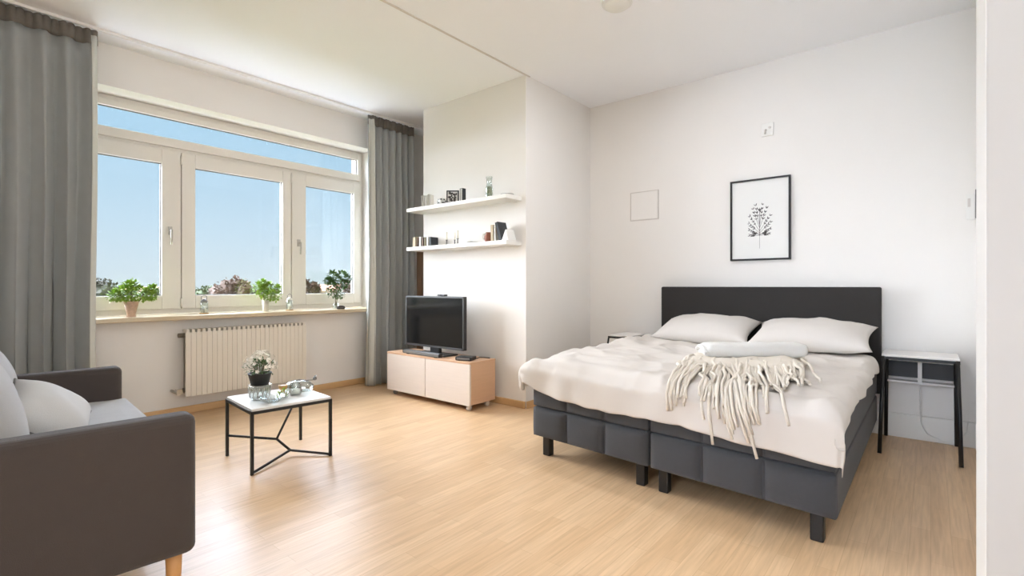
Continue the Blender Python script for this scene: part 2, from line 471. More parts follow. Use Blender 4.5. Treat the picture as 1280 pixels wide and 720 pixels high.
# ------------------------------------------------------------------ wall shelves
def shelf(z, label):
    t = thing('wall_shelf', label, 'shelf', (XT, 3.34, z), group='white wall shelves over the television')
    link('shelf_board', boxes((-.205, 0, -.645, .665, -.036, 0)), m_trimw, t, bevel=.004)
    link('bracket', boxes((-.012, -.0005, -.60, .62, -.048, -.036)), m_trimw, t)
    return t
ZU, ZL = 1.815, 1.43
shelf(ZU, 'upper long white floating shelf above the television')
shelf(ZL, 'lower long white floating shelf above the television')

def book(loc, th, h, dep, cover, label, tilt=0, group='books on the white wall shelves'):
    """spine towards -X, thickness along Y"""
    t = thing('book', label, 'book', loc, group=group)
    t.rotation_euler = (R(tilt), 0, 0)
    c = .002
    link('cover', boxes((0, dep, -th/2, -th/2+c, 0, h), (0, dep, th/2-c, th/2, 0, h), (0, .003, -th/2, th/2, 0, h)), cover, t)
    link('pages', boxes((.003, dep-.004, -th/2+c, th/2-c, .003, h-.003)), m_paper, t)
    return t
# upper shelf, from the window end (high Y) to the corner (low Y)
for i, (y, th, h) in enumerate([(3.86, .010, .125), (3.832, .008, .125), (3.80, .011, .12), (3.77, .008, .13), (3.742, .009, .12)]):
    book((3.22, y, ZU), th, h, .05, m_bk3, ['slim white booklet nearest the curtain on the upper shelf', 'second slim white booklet from the curtain, upper shelf', 'middle one of the slim white booklets, upper shelf', 'fourth slim white booklet from the curtain, upper shelf', 'slim white booklet nearest the small black and white cube'][i])
def photo_cube(loc, s, label, cells, seed):
    t = thing('photo_block', label, 'decoration', loc, rz=-12)
    link('block', boxes((-s/2, s/2, -s/2, s/2, 0, s)), m_paper, t, bevel=.002)
    rnd = random.Random(seed); bm = bmesh.new(); c = s/cells
    for i in range(cells):
        for j in range(cells):
            if rnd.random() < .55:
                bb(bm, -s/2-.0015, -s/2+.001, -s/2+c*(i+.1), -s/2+c*(i+.9), c*(j+.1), c*(j+.9))
                bb(bm, -s/2+c*(i+.1), -s/2+c*(i+.9), -s/2-.0015, -s/2+.001, c*(j+.1), c*(j+.9))
    link('picture_tile', bm, m_fab2, t)
    return t
photo_cube((3.23, 3.58, ZU), .062, 'small black and white patterned cube on the upper shelf', 4, 1)
def photo_frame(loc, w, h, label, rz=0, seed=2, dark=m_black, pat=True):
    t = thing('framed_photo', label, 'photo frame', loc, rz=rz)
    b = .010
    link('frame', boxes((-.008, .008, -w/2, -w/2+b, 0, h), (-.008, .008, w/2-b, w/2, 0, h), (-.008, .008, -w/2+b, w/2-b, 0, b), (-.008, .008, -w/2+b, w/2-b, h-b, h)), dark, t)
    link('mount', boxes((-.003, .004, -w/2+b, w/2-b, b, h-b)), m_paper, t)
    if pat:
        bm = bmesh.new(); rnd = random.Random(seed)
        for k in range(26):
            y = rnd.uniform(-w/2+.02, w/2-.02); z = rnd.uniform(.02, h-.02); s = rnd.uniform(.010, .024)
            box(bm, (-.0035, y, z), (.002, s, s*.8), Euler((rnd.uniform(0, 3), 0, 0)))
        link('photo', bm, m_ink, t)
    bm = bmesh.new(); box(bm, (.035, 0, h*.38), (.004, .03, h*.75), Euler((0, R(-18), 0))); link('easel', bm, dark, t)
    return t
photo_frame((3.20, 3.395, ZU), .115, .115, 'white photo frame with black pattern on the upper shelf', 38, 3, m_bk2)
t = thing('keepsake_box', 'dark narrow upright box with pale stripes on the upper shelf', 'box', (3.20, 3.265, ZU))
link('box_body', boxes((-.02, .02, -.022, .022, 0, .118)), m_bk2, t, bevel=.003)
link('stripe', boxes((-.022, -.019, -.012, -.002, .004, .112), (-.022, -.019, .010, .016, .004, .112)), m_bk3, t)
t = thing('glass_vase', 'slender clear vase with green filling on the upper shelf', 'vase', (3.22, 2.955, ZU))
bm = bmesh.new(); lathe(bm, [(0, 0), (.03, 0), (.033, .01), (.031, .09), (.022, .13), (.03, .185), (.028, .185), (.019, .13), (.028, .09), (.028, .012), (0, .012)]); link('vase_body', bm, m_vase, t)
bm = bmesh.new(); lathe(bm, [(0, .014), (.026, .014), (.0265, .085), (.02, .10), (0, .10)]); link('filling', bm, m_green, t)
t = thing('flat_tray', 'small flat grey dish at the corner end of the upper shelf', 'dish', (3.25, 2.775, ZU))
bm = bmesh.new(); lathe(bm, [(0, 0), (.045, 0), (.058, .014), (.055, .014), (.043, .004), (0, .004)]); link('dish_body', bm, m_line, t)
bm = bmesh.new(); lathe(bm, [(.055, .0135), (.0585, .0125), (.0585, .0155), (.055, .0155), (.055, .0135)]); link('rim', bm, m_grey, t)
# lower shelf
for i, (y, th, h, m, lb) in enumerate([
        (3.93, .045, .10, m_tan, 'thick tan book nearest the curtain on the lower shelf'),
        (3.885, .018, .092, m_bk1, 'thin brown book beside the thick tan book, lower shelf'),
        (3.84, .030, .098, m_bk3, 'white book between two brown books on the lower shelf'),
        (3.80, .020, .09, m_bk1, 'brown book between the white book and the olive book'),
        (3.765, .022, .09, m_bk4, 'olive book in the row near the curtain, lower shelf'),
        (3.73, .024, .092, m_bk3, 'white book beside the darkest book, lower shelf'),
        (3.69, .028, .088, m_bk2, 'darkest book at the right end of the lower shelf row')]):
    book((3.18, y, ZL), th, h, .09, m, lb)
def candle(loc, h, label):
    t = thing('candlestick', label, 'candlestick', loc)
    bm = bmesh.new(); lathe(bm, [(0, 0), (.020, 0), (.018, .006), (.006, .012), (.005, h*.35), (.011, h*.38), (.011, h*.41), (0, h*.41)]); link('holder', bm, m_grey, t)
    bm = bmesh.new(); lathe(bm, [(0, h*.41), (.0085, h*.41), (.008, h), (0, h)]); link('candle', bm, m_wax, t)
candle((3.22, 3.50, ZL), .125, 'slim candlestick nearest the books on the lower shelf')
candle((3.23, 3.40, ZL), .115, 'middle one of three slim candlesticks on the lower shelf')
candle((3.21, 3.34, ZL), .13, 'slim candlestick nearest the small flat tray, lower shelf')
t = thing('metal_tray', 'low silver tray with small keys in the middle of the lower shelf', 'tray', (3.23, 3.16, ZL))
bm = bmesh.new(); lathe(bm, [(0, 0), (.045, 0), (.062, .012), (.060, .014), (.043, .004), (0, .004)]); link('tray_body', bm, m_chrome, t)
bm = bmesh.new(); box(bm, (-.02, 0, .012), (.03, .018, .012), Euler((0, 0, .5))); box(bm, (.01, .02, .011), (.035, .01, .01), Euler((0, 0, -.6))); link('keys', bm, m_grey, t)
t = thing('ceramic_jug', 'small reddish brown jug beside the leaning books', 'jug', (3.24, 2.985, ZL))
bm = bmesh.new(); lathe(bm, [(0, 0), (.026, 0), (.038, .03), (.036, .055), (.02, .075), (.023, .088), (.019, .088), (.016, .075), (0, .07)]); link('jug_body', bm, m_red, t)
bm = bmesh.new(); tube(bm, [(-.02, .015, .078), (-.038, .026, .07), (-.042, .03, .045), (-.03, .022, .025)], .005); link('handle', bm, m_bk3, t)
book((3.20, 2.905, ZL), .030, .145, .10, m_tan, 'upright tan book beside the dark leaning book')
book((3.20, 2.872, ZL), .020, .140, .10, m_bk3, 'upright white book supporting the dark leaning book')
book((3.19, 2.80, ZL+.004), .030, .165, .11, m_bk2, 'dark book leaning at a slant on the lower shelf', tilt=-17)
t = thing('bookend', 'white wedge bookend at the corner end of the lower shelf', 'bookend', (3.23, 2.765, ZL))
bm = bmesh.new()
vs_ = [bm.verts.new(p) for p in [(-.05, -.062, 0), (-.05, .016, 0), (-.05, -.030, .095), (.06, -.062, 0), (.06, .016, 0), (.06, -.030, .095)]]
for f in ((0, 1, 2), (5, 4, 3), (0, 3, 4, 1), (1, 4, 5, 2), (2, 5, 3, 0)): bm.faces.new([vs_[i] for i in f])
link('wedge', bm, m_white, t, bevel=.004)
link('foot_plate', boxes((-.05, .06, -.062, .016, 0, .003)), m_bk3, t)

# ------------------------------------------------------------------ television and its cabinet
t = thing('television_cabinet', 'low pale wooden cabinet on castors beside the grey curtain', 'cabinet', (3.105, 3.48, 0))
link('cabinet_body', boxes((-.145, .155, -.56, .56, .055, .395)), m_cside, t, bevel=.002)
link('cabinet_top', boxes((-.165, .157, -.562, .562, .395, .412)), m_cside, t, bevel=.002)
d1 = link('door', boxes((-.165, -.147, .003, .560, .05, .393)), m_birch, t, bevel=.002)
d2 = link('door', boxes((-.165, -.147, -.560, -.003, .05, .393)), m_birch, t, bevel=.002)
for x in (-.11, .11):
    for y in (-.50, .50):
        bm = bmesh.new(); tube(bm, [(x, y-.012, .020), (x, y+.012, .020)], .020, 12); bb(bm, x-.02, x+.02, y-.018, y+.018, .038, .055)
        link('castor', bm, m_white if y < 0 else m_grey, t)
tv = thing('television', 'flat black television on the low wooden cabinet', 'television', (3.10, 3.53, .412), rz=0)
link('screen', boxes((-.021, -.017, -.385, .385, .085, .525)), m_screen, tv)
link('bezel', boxes((-.020, .020, -.40, .40, .065, .54)), m_tvpl, tv, bevel=.004)
link('bezel_strip', boxes((-.0225, -.018, -.40, -.388, .065, .54), (-.0225, -.018, .388, .40, .065, .54), (-.0225, -.018, -.40, .40, .528, .54), (-.0225, -.018, -.40, .40, .065, .083)), m_rim, tv)
link('rear_housing', boxes((.018, .052, -.26, .26, .12, .44)), m_tvpl, tv, bevel=.01)
link('stand_neck', boxes((-.005, .03, -.06, .06, .012, .12)), m_tvpl, tv)
bm = boxes((-.085, .085, -.22, .22, 0, .014)); link('stand_base', bm, m_tvpl, tv, bevel=.004)
t = thing('soundbar', 'long low black soundbar in front of the television', 'speaker', (2.972, 3.56, .412), rz=-2)
link('soundbar_body', boxes((-.022, .022, -.27, .27, 0.004, .040)), m_tvpl, t, bevel=.008)
link('grille', boxes((-.024, -.021, -.255, .255, .010, .034)), m_grey, t)
for s in (-.2, .2): link('foot', boxes((-.015, .015, s-.015, s+.015, 0, .005)), m_black, t)
t = thing('set_top_box', 'small dark set top box lying on the cabinet near its corner', 'set top box', (3.02, 3.045, .412), rz=18)
link('box_body', boxes((-.05, .06, -.075, .075, .004, .034)), m_tvpl, t, bevel=.006)
link('front_panel', boxes((-.052, -.049, -.06, .06, .010, .028)), m_grey, t)
for s in (-.05, .05): link('foot', boxes((-.03, .04, s-.01, s+.01, 0, .005)), m_black, t)
t = thing('webcam', 'small black camera bar on top of the television', 'camera', (3.095, 3.42, .952))
link('camera_body', boxes((-.02, .018, -.05, .05, .002, .018)), m_tvpl, t, bevel=.005)
bm = bmesh.new(); tube(bm, [(-.018, 0, .010), (-.024, 0, .010)], .006, 12); link('lens', bm, m_screen, t)
link('clip', boxes((-.005, .018, -.015, .015, 0, .004)), m_black, t)
bm = bmesh.new(); tube(bm, [(.0, .0, .006), (.01, -.05, .006), (.05, -.09, .006), (.11, -.06, .006), (.13, -.10, .006), (.13, -.16, .006)], .004)
tag(link('cable', bm, m_black), 'black cable curling on the cabinet behind the set top box', 'cable', (3.09, 3.11, .412))

# ------------------------------------------------------------------ coffee table
ct = thing('coffee_table', 'small square coffee table with white top and black frame', 'table', (1.442, 3.085, 0), rz=-5)
TH = .365; a = .225
link('tabletop', boxes((-a-.003, a+.003, -a-.003, a+.003, TH-.014, TH)), m_top, ct, bevel=.002)
rr = .008
bm = bmesh.new()
for (x0, y0, x1, y1) in ((-a, -a, a, -a), (a, -a, a, a), (a, a, -a, a), (-a, a, -a, -a)):
    mx, my = (x0+x1)/2, (y0+y1)/2
    box(bm, (mx, my, TH-.022), (abs(x1-x0)+.016, abs(y1-y0)+.016, .016) if 0 else (max(abs(x1-x0), 0)+.016, max(abs(y1-y0), 0)+.016, .016))
link('frame', bm, m_black, ct)
for x, y in ((-a, -a), (a, -a), (a, a), (-a, a)):
    link('leg', boxes((x-rr, x+rr, y-rr, y+rr, 0, TH-.03)), m_black, ct)
bm = bmesh.new(); jA = (.055, -.035, .03); jB = (-.005, .02, .10)
tube(bm, [(-a, -a, .010), jA], .0075, 6); tube(bm, [(a, -a, .010), jA], .0075, 6); tube(bm, [jA, jB], .0075, 6)
link('brace', bm, m_black, ct)
bm = bmesh.new(); tube(bm, [jB, (-a, a, .125)], .0075, 6); link('brace', bm, m_black, ct)
bm = bmesh.new(); tube(bm, [jB, (a-.01, a-.01, TH-.03)], .0075, 6); link('brace', bm, m_black, ct)

def leaf(bm, p, d, L, W, mi=0):
    d = d.normalized(); s = d.cross(Vector((0, 0, 1)));
    if s.length < .05: s = Vector((1, 0, 0))
    s = s.normalized(); up = s.cross(d)
    a0 = bm.verts.new(p); a1 = bm.verts.new(p+d*L*.5+s*W+up*W*.25); a2 = bm.verts.new(p+d*L*1.0 - up*L*.06); a3 = bm.verts.new(p+d*L*.5-s*W+up*W*.25); a4 = bm.verts.new(p+d*L*.5)
    for q in ((a0, a1, a4), (a1, a2, a4), (a2, a3, a4), (a3, a0, a4)):
        f = bm.faces.new(q); f.material_index = mi

def foliage_cloud(bm, blobs, n, L, W, rnd, mi=0):
    for _ in range(n):
        c, r = rnd.choice(blobs)
        v = Vector((rnd.gauss(0, 1), rnd.gauss(0, 1), rnd.gauss(0, 1))).normalized()
        p = Vector(c) + v*r*rnd.uniform(.45, 1)
        d = (v + Vector((rnd.uniform(-.7, .7), rnd.uniform(-.7, .7), rnd.uniform(-.3, .6))))
        leaf(bm, p, d, L*rnd.uniform(.7, 1.2), W*rnd.uniform(.7, 1.2), mi)

def solid_cyl(prof):
    bm = bmesh.new(); lathe(bm, prof); return bm

# flower pot on the table
fz = TH + .0
bow = thing('glass_bowl', 'cut glass bowl holding the white flower pot', 'bowl', (1.335, 3.10, fz))
link('bowl_body', solid_cyl([(0, 0), (.045, 0), (.055, .012), (.062, .075), (.066, .088), (.062, .088), (.057, .072), (.050, .012), (0, .010)]), m_vase, bow)
bm = bmesh.new()
for k in range(14):
    an = 2*PI*k/14; tube(bm, [(.056*math.cos(an), .056*math.sin(an), .018), (.063*math.cos(an+.25), .063*math.sin(an+.25), .076)], .0022, 5)
link('cut_pattern', bm, m_chrome, bow)
fl = thing('potted_flowers', 'black pot full of small white flowers on the coffee table', 'potted plant', (1.335, 3.10, fz+.088))
link('pot', solid_cyl([(0, 0), (.048, 0), (.064, .066), (.067, .072), (.062, .072), (.058, .062), (0, .062)]), m_black, fl)
link('soil', solid_cyl([(0, .063), (.056, .063), (.05, .069), (0, .07)]), m_soil, fl)
rnd = random.Random(4)
bm = bmesh.new(); foliage_cloud(bm, [((0, 0, .105), .062), ((.03, 0, .10), .055), ((-.03, 0, .10), .055)], 420, .022, .006, rnd); link('foliage', bm, m_leafd, fl)
bm = bmesh.new()
for _ in range(95):
    th = rnd.uniform(0, 2*PI); ph = rnd.uniform(-.15, 1.5)
    v = Vector((math.cos(th)*math.cos(ph), math.sin(th)*math.cos(ph), math.sin(ph)*1.05)); p = Vector((0, 0, .105)) + v*rnd.uniform(.075, .098)
    q = v.to_track_quat('Z', 'Y')
    for k in range(5):
        an = 2*PI*k/5; d = q @ Vector((math.cos(an), math.sin(an), .35)); s = q @ Vector((-math.sin(an), math.cos(an), 0))
        a0 = bm.verts.new(p); a1 = bm.verts.new(p+d*.008+s*.005); a2 = bm.verts.new(p+d*.013); a3 = bm.verts.new(p+d*.008-s*.005)
        bm.faces.new((a0, a1, a2, a3))
o = link('blossoms', bm, m_petal, fl)
bm = bmesh.new()
for _ in range(18):
    th = rnd.uniform(0, 2*PI); r = rnd.uniform(.0, .05); tube(bm, [(r*.4*math.cos(th), r*.4*math.sin(th), .066), (r*math.cos(th), r*math.sin(th), .13)], .0015, 4)
link('stems', bm, m_stem, fl)

gb = thing('glass_dish', 'low wide glass dish at the front of the coffee table', 'dish', (1.345, 2.965, fz))
link('dish_body', solid_cyl([(0, 0), (.035, 0), (.075, .03), (.080, .036), (.076, .036), (.034, .006), (0, .005)]), m_vase, gb)
bm = bmesh.new()
for k in range(16):
    an = 2*PI*k/16; tube(bm, [(.036*math.cos(an), .036*math.sin(an), .004), (.078*math.cos(an), .078*math.sin(an), .036)], .0016, 4)
link('cut_pattern', bm, m_chrome, gb)
sf = thing('succulent', 'small green sprig in a tiny glass beside the flower pot', 'plant', (1.445, 3.02, fz))
link('glass_cup', solid_cyl([(0, 0), (.022, 0), (.027, .035), (.025, .035), (.020, .004), (0, .004)]), m_vase, sf)
bm = bmesh.new(); foliage_cloud(bm, [((0, 0, .035), .02), ((-.03, 0, .02), .018)], 60, .02, .005, rnd); link('foliage', bm, m_leaf, sf)
cd = thing('candle_holder', 'small brass candle holder behind the green sprig', 'candle holder', (1.485, 3.12, fz))
link('holder', solid_cyl([(0, 0), (.024, 0), (.024, .006), (.012, .012), (.012, .028), (.026, .040), (.026, .060), (.022, .060), (.020, .042), (0, .040)]), m_brass, cd)
link('candle', solid_cyl([(0, .041), (.018, .041), (.018, .058), (0, .058)]), m_wax, cd)
gl = thing('glass_jar', 'clear glass jar with pale contents on the coffee table', 'jar', (1.535, 3.06, fz))
link('jar_body', solid_cyl([(0, 0), (.030, 0), (.034, .008), (.034, .060), (.028, .072), (.028, .080), (.025, .080), (.025, .072), (.031, .058), (.031, .006), (0, .005)]), m_vase, gl)
link('contents', solid_cyl([(0, .007), (.029, .007), (.029, .035), (0, .04)]), m_petal, gl)
gd = thing('covered_glass_dish', 'long oval glass dish with a domed lid on the coffee table', 'dish', (1.60, 3.14, fz), rz=-35)
bm = solid_cyl([(0, 0), (.060, 0), (.072, .020), (.075, .024), (.070, .024), (.058, .004), (0, .004)]); bmesh.ops.scale(bm, vec=(1.25, .75, 1), verts=bm.verts); link('dish_body', bm, m_vase, gd)
bm = solid_cyl([(.072, .025), (.070, .040), (.055, .060), (.025, .070), (0, .072), (0, .069), (.025, .067), (.053, .057), (.067, .039), (.069, .025)]); bmesh.ops.scale(bm, vec=(1.25, .75, 1), verts=bm.verts); lid = link('lid', bm, m_vase, gd)
bm = bmesh.new(); tube(bm, [(-.085, 0, .045), (-.04, 0, .066), (0, 0, .075), (.045, 0, .068), (.09, 0, .07)], .003, 6)
bmesh.ops.create_icosphere(bm, subdivisions=2, radius=.013, matrix=Matrix.Translation((.095, 0, .078)))
leaf(bm, Vector((.09, 0, .082)), Vector((.4, .9, .6)), .035, .008); leaf(bm, Vector((.09, 0, .082)), Vector((.6, -.9, .5)), .035, .008)
link('bird_handle', bm, m_grey, lid)
bm = bmesh.new()
for k in range(7): box(bm, (random.uniform(-.05, .05), random.uniform(-.02, .02), .012), (.022, .016, .012), Euler((0, 0, random.uniform(0, 3))))
link('soaps', bm, m_pink, gd)

# ------------------------------------------------------------------ plants and pots on the sill
SZ = WZ0
def sill_plant(name, label, loc, pot, potmat, blobs, n, L, W, mat, seed, stems):
    t = thing(name, label, 'potted plant', loc)
    link('pot', solid_cyl(pot), potmat, t)
    bm = bmesh.new(); rnd = random.Random(seed); foliage_cloud(bm, blobs, n, L, W, rnd); link('foliage', bm, mat, t)
    bm = bmesh.new()
    for p in stems: tube(bm, p, .004, 5)
    link('stem', bm, m_stem, t)
    return t
sill_plant('potted_plant', 'bushy bright green plant in a mosaic pot on the sill', (1.07, 4.72, SZ),
    [(0, 0), (.032, 0), (.030, .006), (.026, .012), (.050, .118), (.046, .118), (.022, .016), (0, .016)], m_terra,
    [((0, 0, .19), .065), ((-.05, 0, .18), .06), ((.06, 0, .18), .06), ((0, .02, .23), .05), ((.12, 0, .17), .045), ((-.10, 0, .165), .04), ((.14, .02, .21), .03)], 1150, .030, .0105, m_leaf, 5,
    [[(0, 0, .02), (.0, 0, .2)], [(0, 0, .02), (.08, 0, .18)], [(0, 0, .02), (-.07, 0, .18)]])
sill_plant('potted_plant', 'light green plant in a narrow cream pot, middle of the sill', (2.085, 4.72, SZ),
    [(0, 0), (.028, 0), (.028, .004), (.030, .105), (.026, .105), (.025, .01), (0, .01)], m_pot,
    [((-.03, 0, .19), .06), ((.03, 0, .16), .055), ((-.06, 0, .22), .05), ((-.03, 0, .26), .04), ((.09, 0, .15), .05), ((.11, 0, .21), .03), ((.02, 0, .22), .05)], 950, .028, .0105, m_leaf, 6,
    [[(0, 0, .02), (-.03, 0, .22)], [(0, 0, .02), (.07, 0, .18)]])
sill_plant('bonsai_plant', 'taller dark leafy plant in a glass at the right sill end', (2.80, 4.72, SZ),
    [(0, 0), (.034, 0), (.036, .004), (.030, .055), (.027, .055), (.032, .008), (0, .006)], m_vase,
    [((-.03, 0, .20), .085), ((.03, 0, .16), .06), ((-.06, 0, .24), .06), ((.01, 0, .31), .05), ((-.04, 0, .34), .05), ((.08, 0, .34), .055), ((.13, 0, .31), .04), ((.10, 0, .26), .04), ((-.09, 0, .29), .035)], 1300, .030, .0115, m_leafd, 8,
    [[(0, 0, .02), (-.01, 0, .12), (-.03, 0, .22)], [(0, 0, .02), (.02, 0, .15), (.08, 0, .32)], [(0, 0, .1), (.0, 0, .3)]])
t = thing('stone', 'small dark stone dish at the foot of the dark plant', 'dish', (2.80, 4.63, SZ))
link('stone_body', solid_cyl([(0, 0), (.035, 0), (.045, .014), (.035, .030), (.012, .036), (0, .036)]), m_soil, t)
link('stone_rim', solid_cyl([(.0455, .012), (.047, .014), (.0455, .016), (.0455, .012)]), m_grey, t)
def bottle(loc, label, seed):
    t = thing('storm_lantern', label, 'lantern', loc)
    link('base', solid_cyl([(0, 0), (.034, 0), (.034, .008), (0, .008)]), m_brass, t)
    link('glass_body', solid_cyl([(.028, .008), (.031, .03), (.031, .085), (.024, .10), (.021, .10), (.028, .084), (.028, .03), (.026, .01)]), m_vase, t)
    link('candle', solid_cyl([(0, .008), (.017, .008), (.017, .06), (0, .062)]), m_wax, t)
    link('cap', solid_cyl([(.026, .10), (.030, .104), (.016, .120), (.006, .128), (0, .130)]), m_white if seed else m_grey, t)
    bm = bmesh.new(); tube(bm, [(-.02, 0, .118), (-.022, 0, .145), (0, 0, .16), (.022, 0, .145), (.02, 0, .118)], .0025, 6); link('handle', bm, m_grey, t)
bottle((1.58, 4.74, SZ), 'small glass lantern on the sill left of the middle plant', 0)
bottle((2.32, 4.74, SZ), 'small glass lantern on the sill right of the middle plant', 1)

# ------------------------------------------------------------------ pillow helper
def pillow(w, d, h, nx=22, ny=18, pinch=.10, wr=.006, seed=0, flat=.0):
    bm = bmesh.new(); top = []; bot = []
    for j in range(ny+1):
        ra, rb = [], []
        for i in range(nx+1):
            u = -1+2*i/nx; v = -1+2*j/ny
            u = math.sin(u*PI/2)*.35+u*.65; v = math.sin(v*PI/2)*.35+v*.65
            x = u*w/2*(1-pinch*(1-v*v)*abs(u)**3); y = v*d/2*(1-pinch*(1-u*u)*abs(v)**3)
            k = max(0, (1-abs(u)**2.6))**.55*max(0, (1-abs(v)**2.6))**.55
            wv = noise.noise(Vector((x*9+seed, y*9, seed)))*wr*k*2 + noise.noise(Vector((x*25+seed, y*25, seed)))*wr*.5*k
            ra.append(bm.verts.new((x, y, h/2*k + wv)))
            rb.append(ra[-1] if i in (0, nx) or j in (0, ny) else bm.verts.new((x, y, -h/2*k*(1-flat) + wv*.3)))
        top.append(ra); bot.append(rb)
    for j in range(ny):
        for i in range(nx):
            for G, rev in ((top, 0), (bot, 1)):
                q = [G[j][i], G[j][i+1], G[j+1][i+1], G[j+1][i]]
                if rev: q.reverse()
                if len(set(q)) == 4:
                    try: bm.faces.new(q).smooth = True
                    except ValueError: pass
    return bm

# ------------------------------------------------------------------ sofa (local: +x to its front, +y away from the camera)
so = thing('sofa', 'grey two seat sofa with slim arms and wooden legs', 'sofa', (0.61, 1.89, 0), rz=-4)
SL, SD, AH, AT = 1.50, .74, .62, .105
def arm(y0, y1):
    bm = bmesh.new(); bb(bm, -SD, 0, y0, y1, .155, AH); return link('arm', bm, m_sofa, so, bevel=.028, seg=4)
arm(0, AT); arm(SL-AT, SL)
link('seat_base', boxes((-SD+.02, -.03, AT, SL-AT, .17, .33)), m_sofa, so, bevel=.012)
link('backrest', boxes((-SD-.02, -SD+.16, .0, SL, .155, .80)), m_sofa, so, bevel=.03, seg=4)
def soft_box(x0, x1, y0, y1, z0, z1, puff=.02):
    bm = bmesh.new(); v = bb(bm, x0, x1, y0, y1, z0, z1)
    bmesh.ops.subdivide_edges(bm, edges=bm.edges, cuts=7, use_grid_fill=True)
    cx, cy = (x0+x1)/2, (y0+y1)/2
    for q in bm.verts:
        u = (q.co.x-cx)/(x1-x0)*2; w = (q.co.y-cy)/(y1-y0)*2
        if q.co.z > z1-1e-4: q.co.z += puff*(1-u*u)*(1-w*w) + .004*noise.noise(q.co*9)
    return bm
hy = SL/2
for y0, y1 in ((AT+.003, hy-.002), (hy+.002, SL-AT-.003)):
    link('seat_cushion', soft_box(-SD+.16, .015, y0, y1, .33, .455), m_seat, so, bevel=.022, seg=3)
for y0, y1 in ((AT+.02, hy-.005), (hy+.005, SL-AT-.02)):
    bm = pillow(y1-y0, .44, .20, wr=.004, seed=int(y0*9)); 
    bmesh.ops.transform(bm, matrix=Matrix.Translation((-SD+.235, (y0+y1)/2, .625)) @ Euler((0, R(-14), 0)).to_matrix().to_4x4() @ Matrix(((0, 0, 1, 0), (1, 0, 0, 0), (0, 1, 0, 0), (0, 0, 0, 1))), verts=bm.verts)
    bc = link('back_cushion', bm, m_seat, so)
    bm = bmesh.new(); ym = (y0+y1)/2
    tube(bm, [(-SD+.326, ym-.04, .64), (-SD+.318, ym+.02, .67)], .006, 6); link('button_tuft', bm, m_pipe, bc)
for x, y in ((-.055, .06), (-.055, SL-.06), (-SD+.06, .06), (-SD+.06, SL-.06)):
    bm = bmesh.new(); tube(bm, [(x, y, .16), (x, y, 0)], .025, 14, r1=.019); link('leg', bm, m_oak, so)
tp = thing('throw_pillow', 'pale grey throw pillow leaning in the sofa corner', 'pillow', (0.32, 2.53, .562), rz=0)
bm = pillow(.34, .28, .17, wr=.006, seed=5)
e1 = Vector((.227, .933, .28)).normalized(); e2 = Vector((.80, -.05, -.60)); e2 = (e2-e1*e2.dot(e1)).normalized(); e3 = e2.cross(e1)
Mx = Matrix((e1, -e2, e3)).transposed().to_4x4()
bmesh.ops.transform(bm, matrix=Mx, verts=bm.verts); link('pillow_body', bm, m_pill, tp)
bm = bmesh.new()
pts = []
for k in range(41):
    s = k/40*4; i = int(min(s, 3.999)); f = s-i
    cs = [(-1, -1), (1, -1), (1, 1), (-1, 1), (-1, -1)]
    u = cs[i][0]*(1-f)+cs[i+1][0]*f; v = cs[i][1]*(1-f)+cs[i+1][1]*f
    pts.append(Mx @ Vector((u*.17*(1-.10*(1-v*v)*abs(u)**3), v*.14*(1-.10*(1-u*u)*abs(v)**3), 0)))
tube(bm, pts, .004, 6); link('piping', bm, m_pipe, tp)

# ------------------------------------------------------------------ bed
BR, BLf = .283, 1.905                          # right and left side
def fx(y): return 2.325 + .088*(y-BR)          # x of the foot end
XH = 4.25
bed = thing('bed', 'double bed with charcoal box spring base and tufted foot end', 'bed', (3.3, 1.09, 0))
L0 = Vector(bed.location)
def prism(bm, y0, y1, z0, z1, x1, dx=0.0):
    vsx = []
    for z in (z0, z1):
        for (x, y) in ((fx(y0)+dx, y0), (x1, y0), (x1, y1), (fx(y1)+dx, y1)):
            vsx.append(bm.verts.new(Vector((x, y, z))-L0))
    for f in ((3, 2, 1, 0), (4, 5, 6, 7), (0, 1, 5, 4), (1, 2, 6, 5), (2, 3, 7, 6), (3, 0, 4, 7)): bm.faces.new([vsx[i] for i in f])
ym = (BR+BLf)/2 + .01
bases = []
for y0, y1 in ((BR, ym-.004), (ym+.004, BLf)):
    bm = bmesh.new(); prism(bm, y0, y1, .118, .298, XH, .012); bases.append(link('bed_base', bm, m_bed, bed, bevel=.012))
    bm = bmesh.new(); prism(bm, y0, y1, .303, .50, XH, .012); mt = link('mattress', bm, m_bed, bed, bevel=.018)
    for k in range(3):
        a0 = y0+(y1-y0)*k/3; a1 = y0+(y1-y0)*(k+1)/3
        for (z0, z1, pr, m_) in ((.122, .294, bases[-1], .026), (.307, .492, mt, .018)):
            bm = bmesh.new()
            n = 8; G = []
            for j in range(n+1):
                row = []
                for i in range(n+1):
                    u = -1+2*i/n; v = -1+2*j/n
                    u = math.sin(u*PI/2); v = math.sin(v*PI/2)
                    y = (a0+a1)/2+u*((a1-a0)/2-.005); z = (z0+z1)/2+v*(z1-z0)/2
                    b = m_*((1-abs(u)**5)*(1-abs(v)**5))**.5
                    row.append(bm.verts.new(Vector((fx(y)+.0125-b, y, z))-L0))
                G.append(row)
            for j in range(n):
                for i in range(n): bm.faces.new((G[j][i], G[j+1][i], G[j+1][i+1], G[j][i+1])).smooth = True
            link('tufted_panel', bm, m_bed, pr)
for y in (BR+.075, ym-.065, ym+.065, BLf-.085):
    for x in (fx(y)+.065, XH-.10):
        bm = bmesh.new(); box(bm, Vector((x, y, .059))-L0, (.05, .05, .118)); link('leg', bm, m_black, bed, bevel=.006)
bm = bmesh.new(); bb(bm, *(4.275-L0.x, 4.345-L0.x), .262-L0.y, 1.845-L0.y, .30, 1.04)
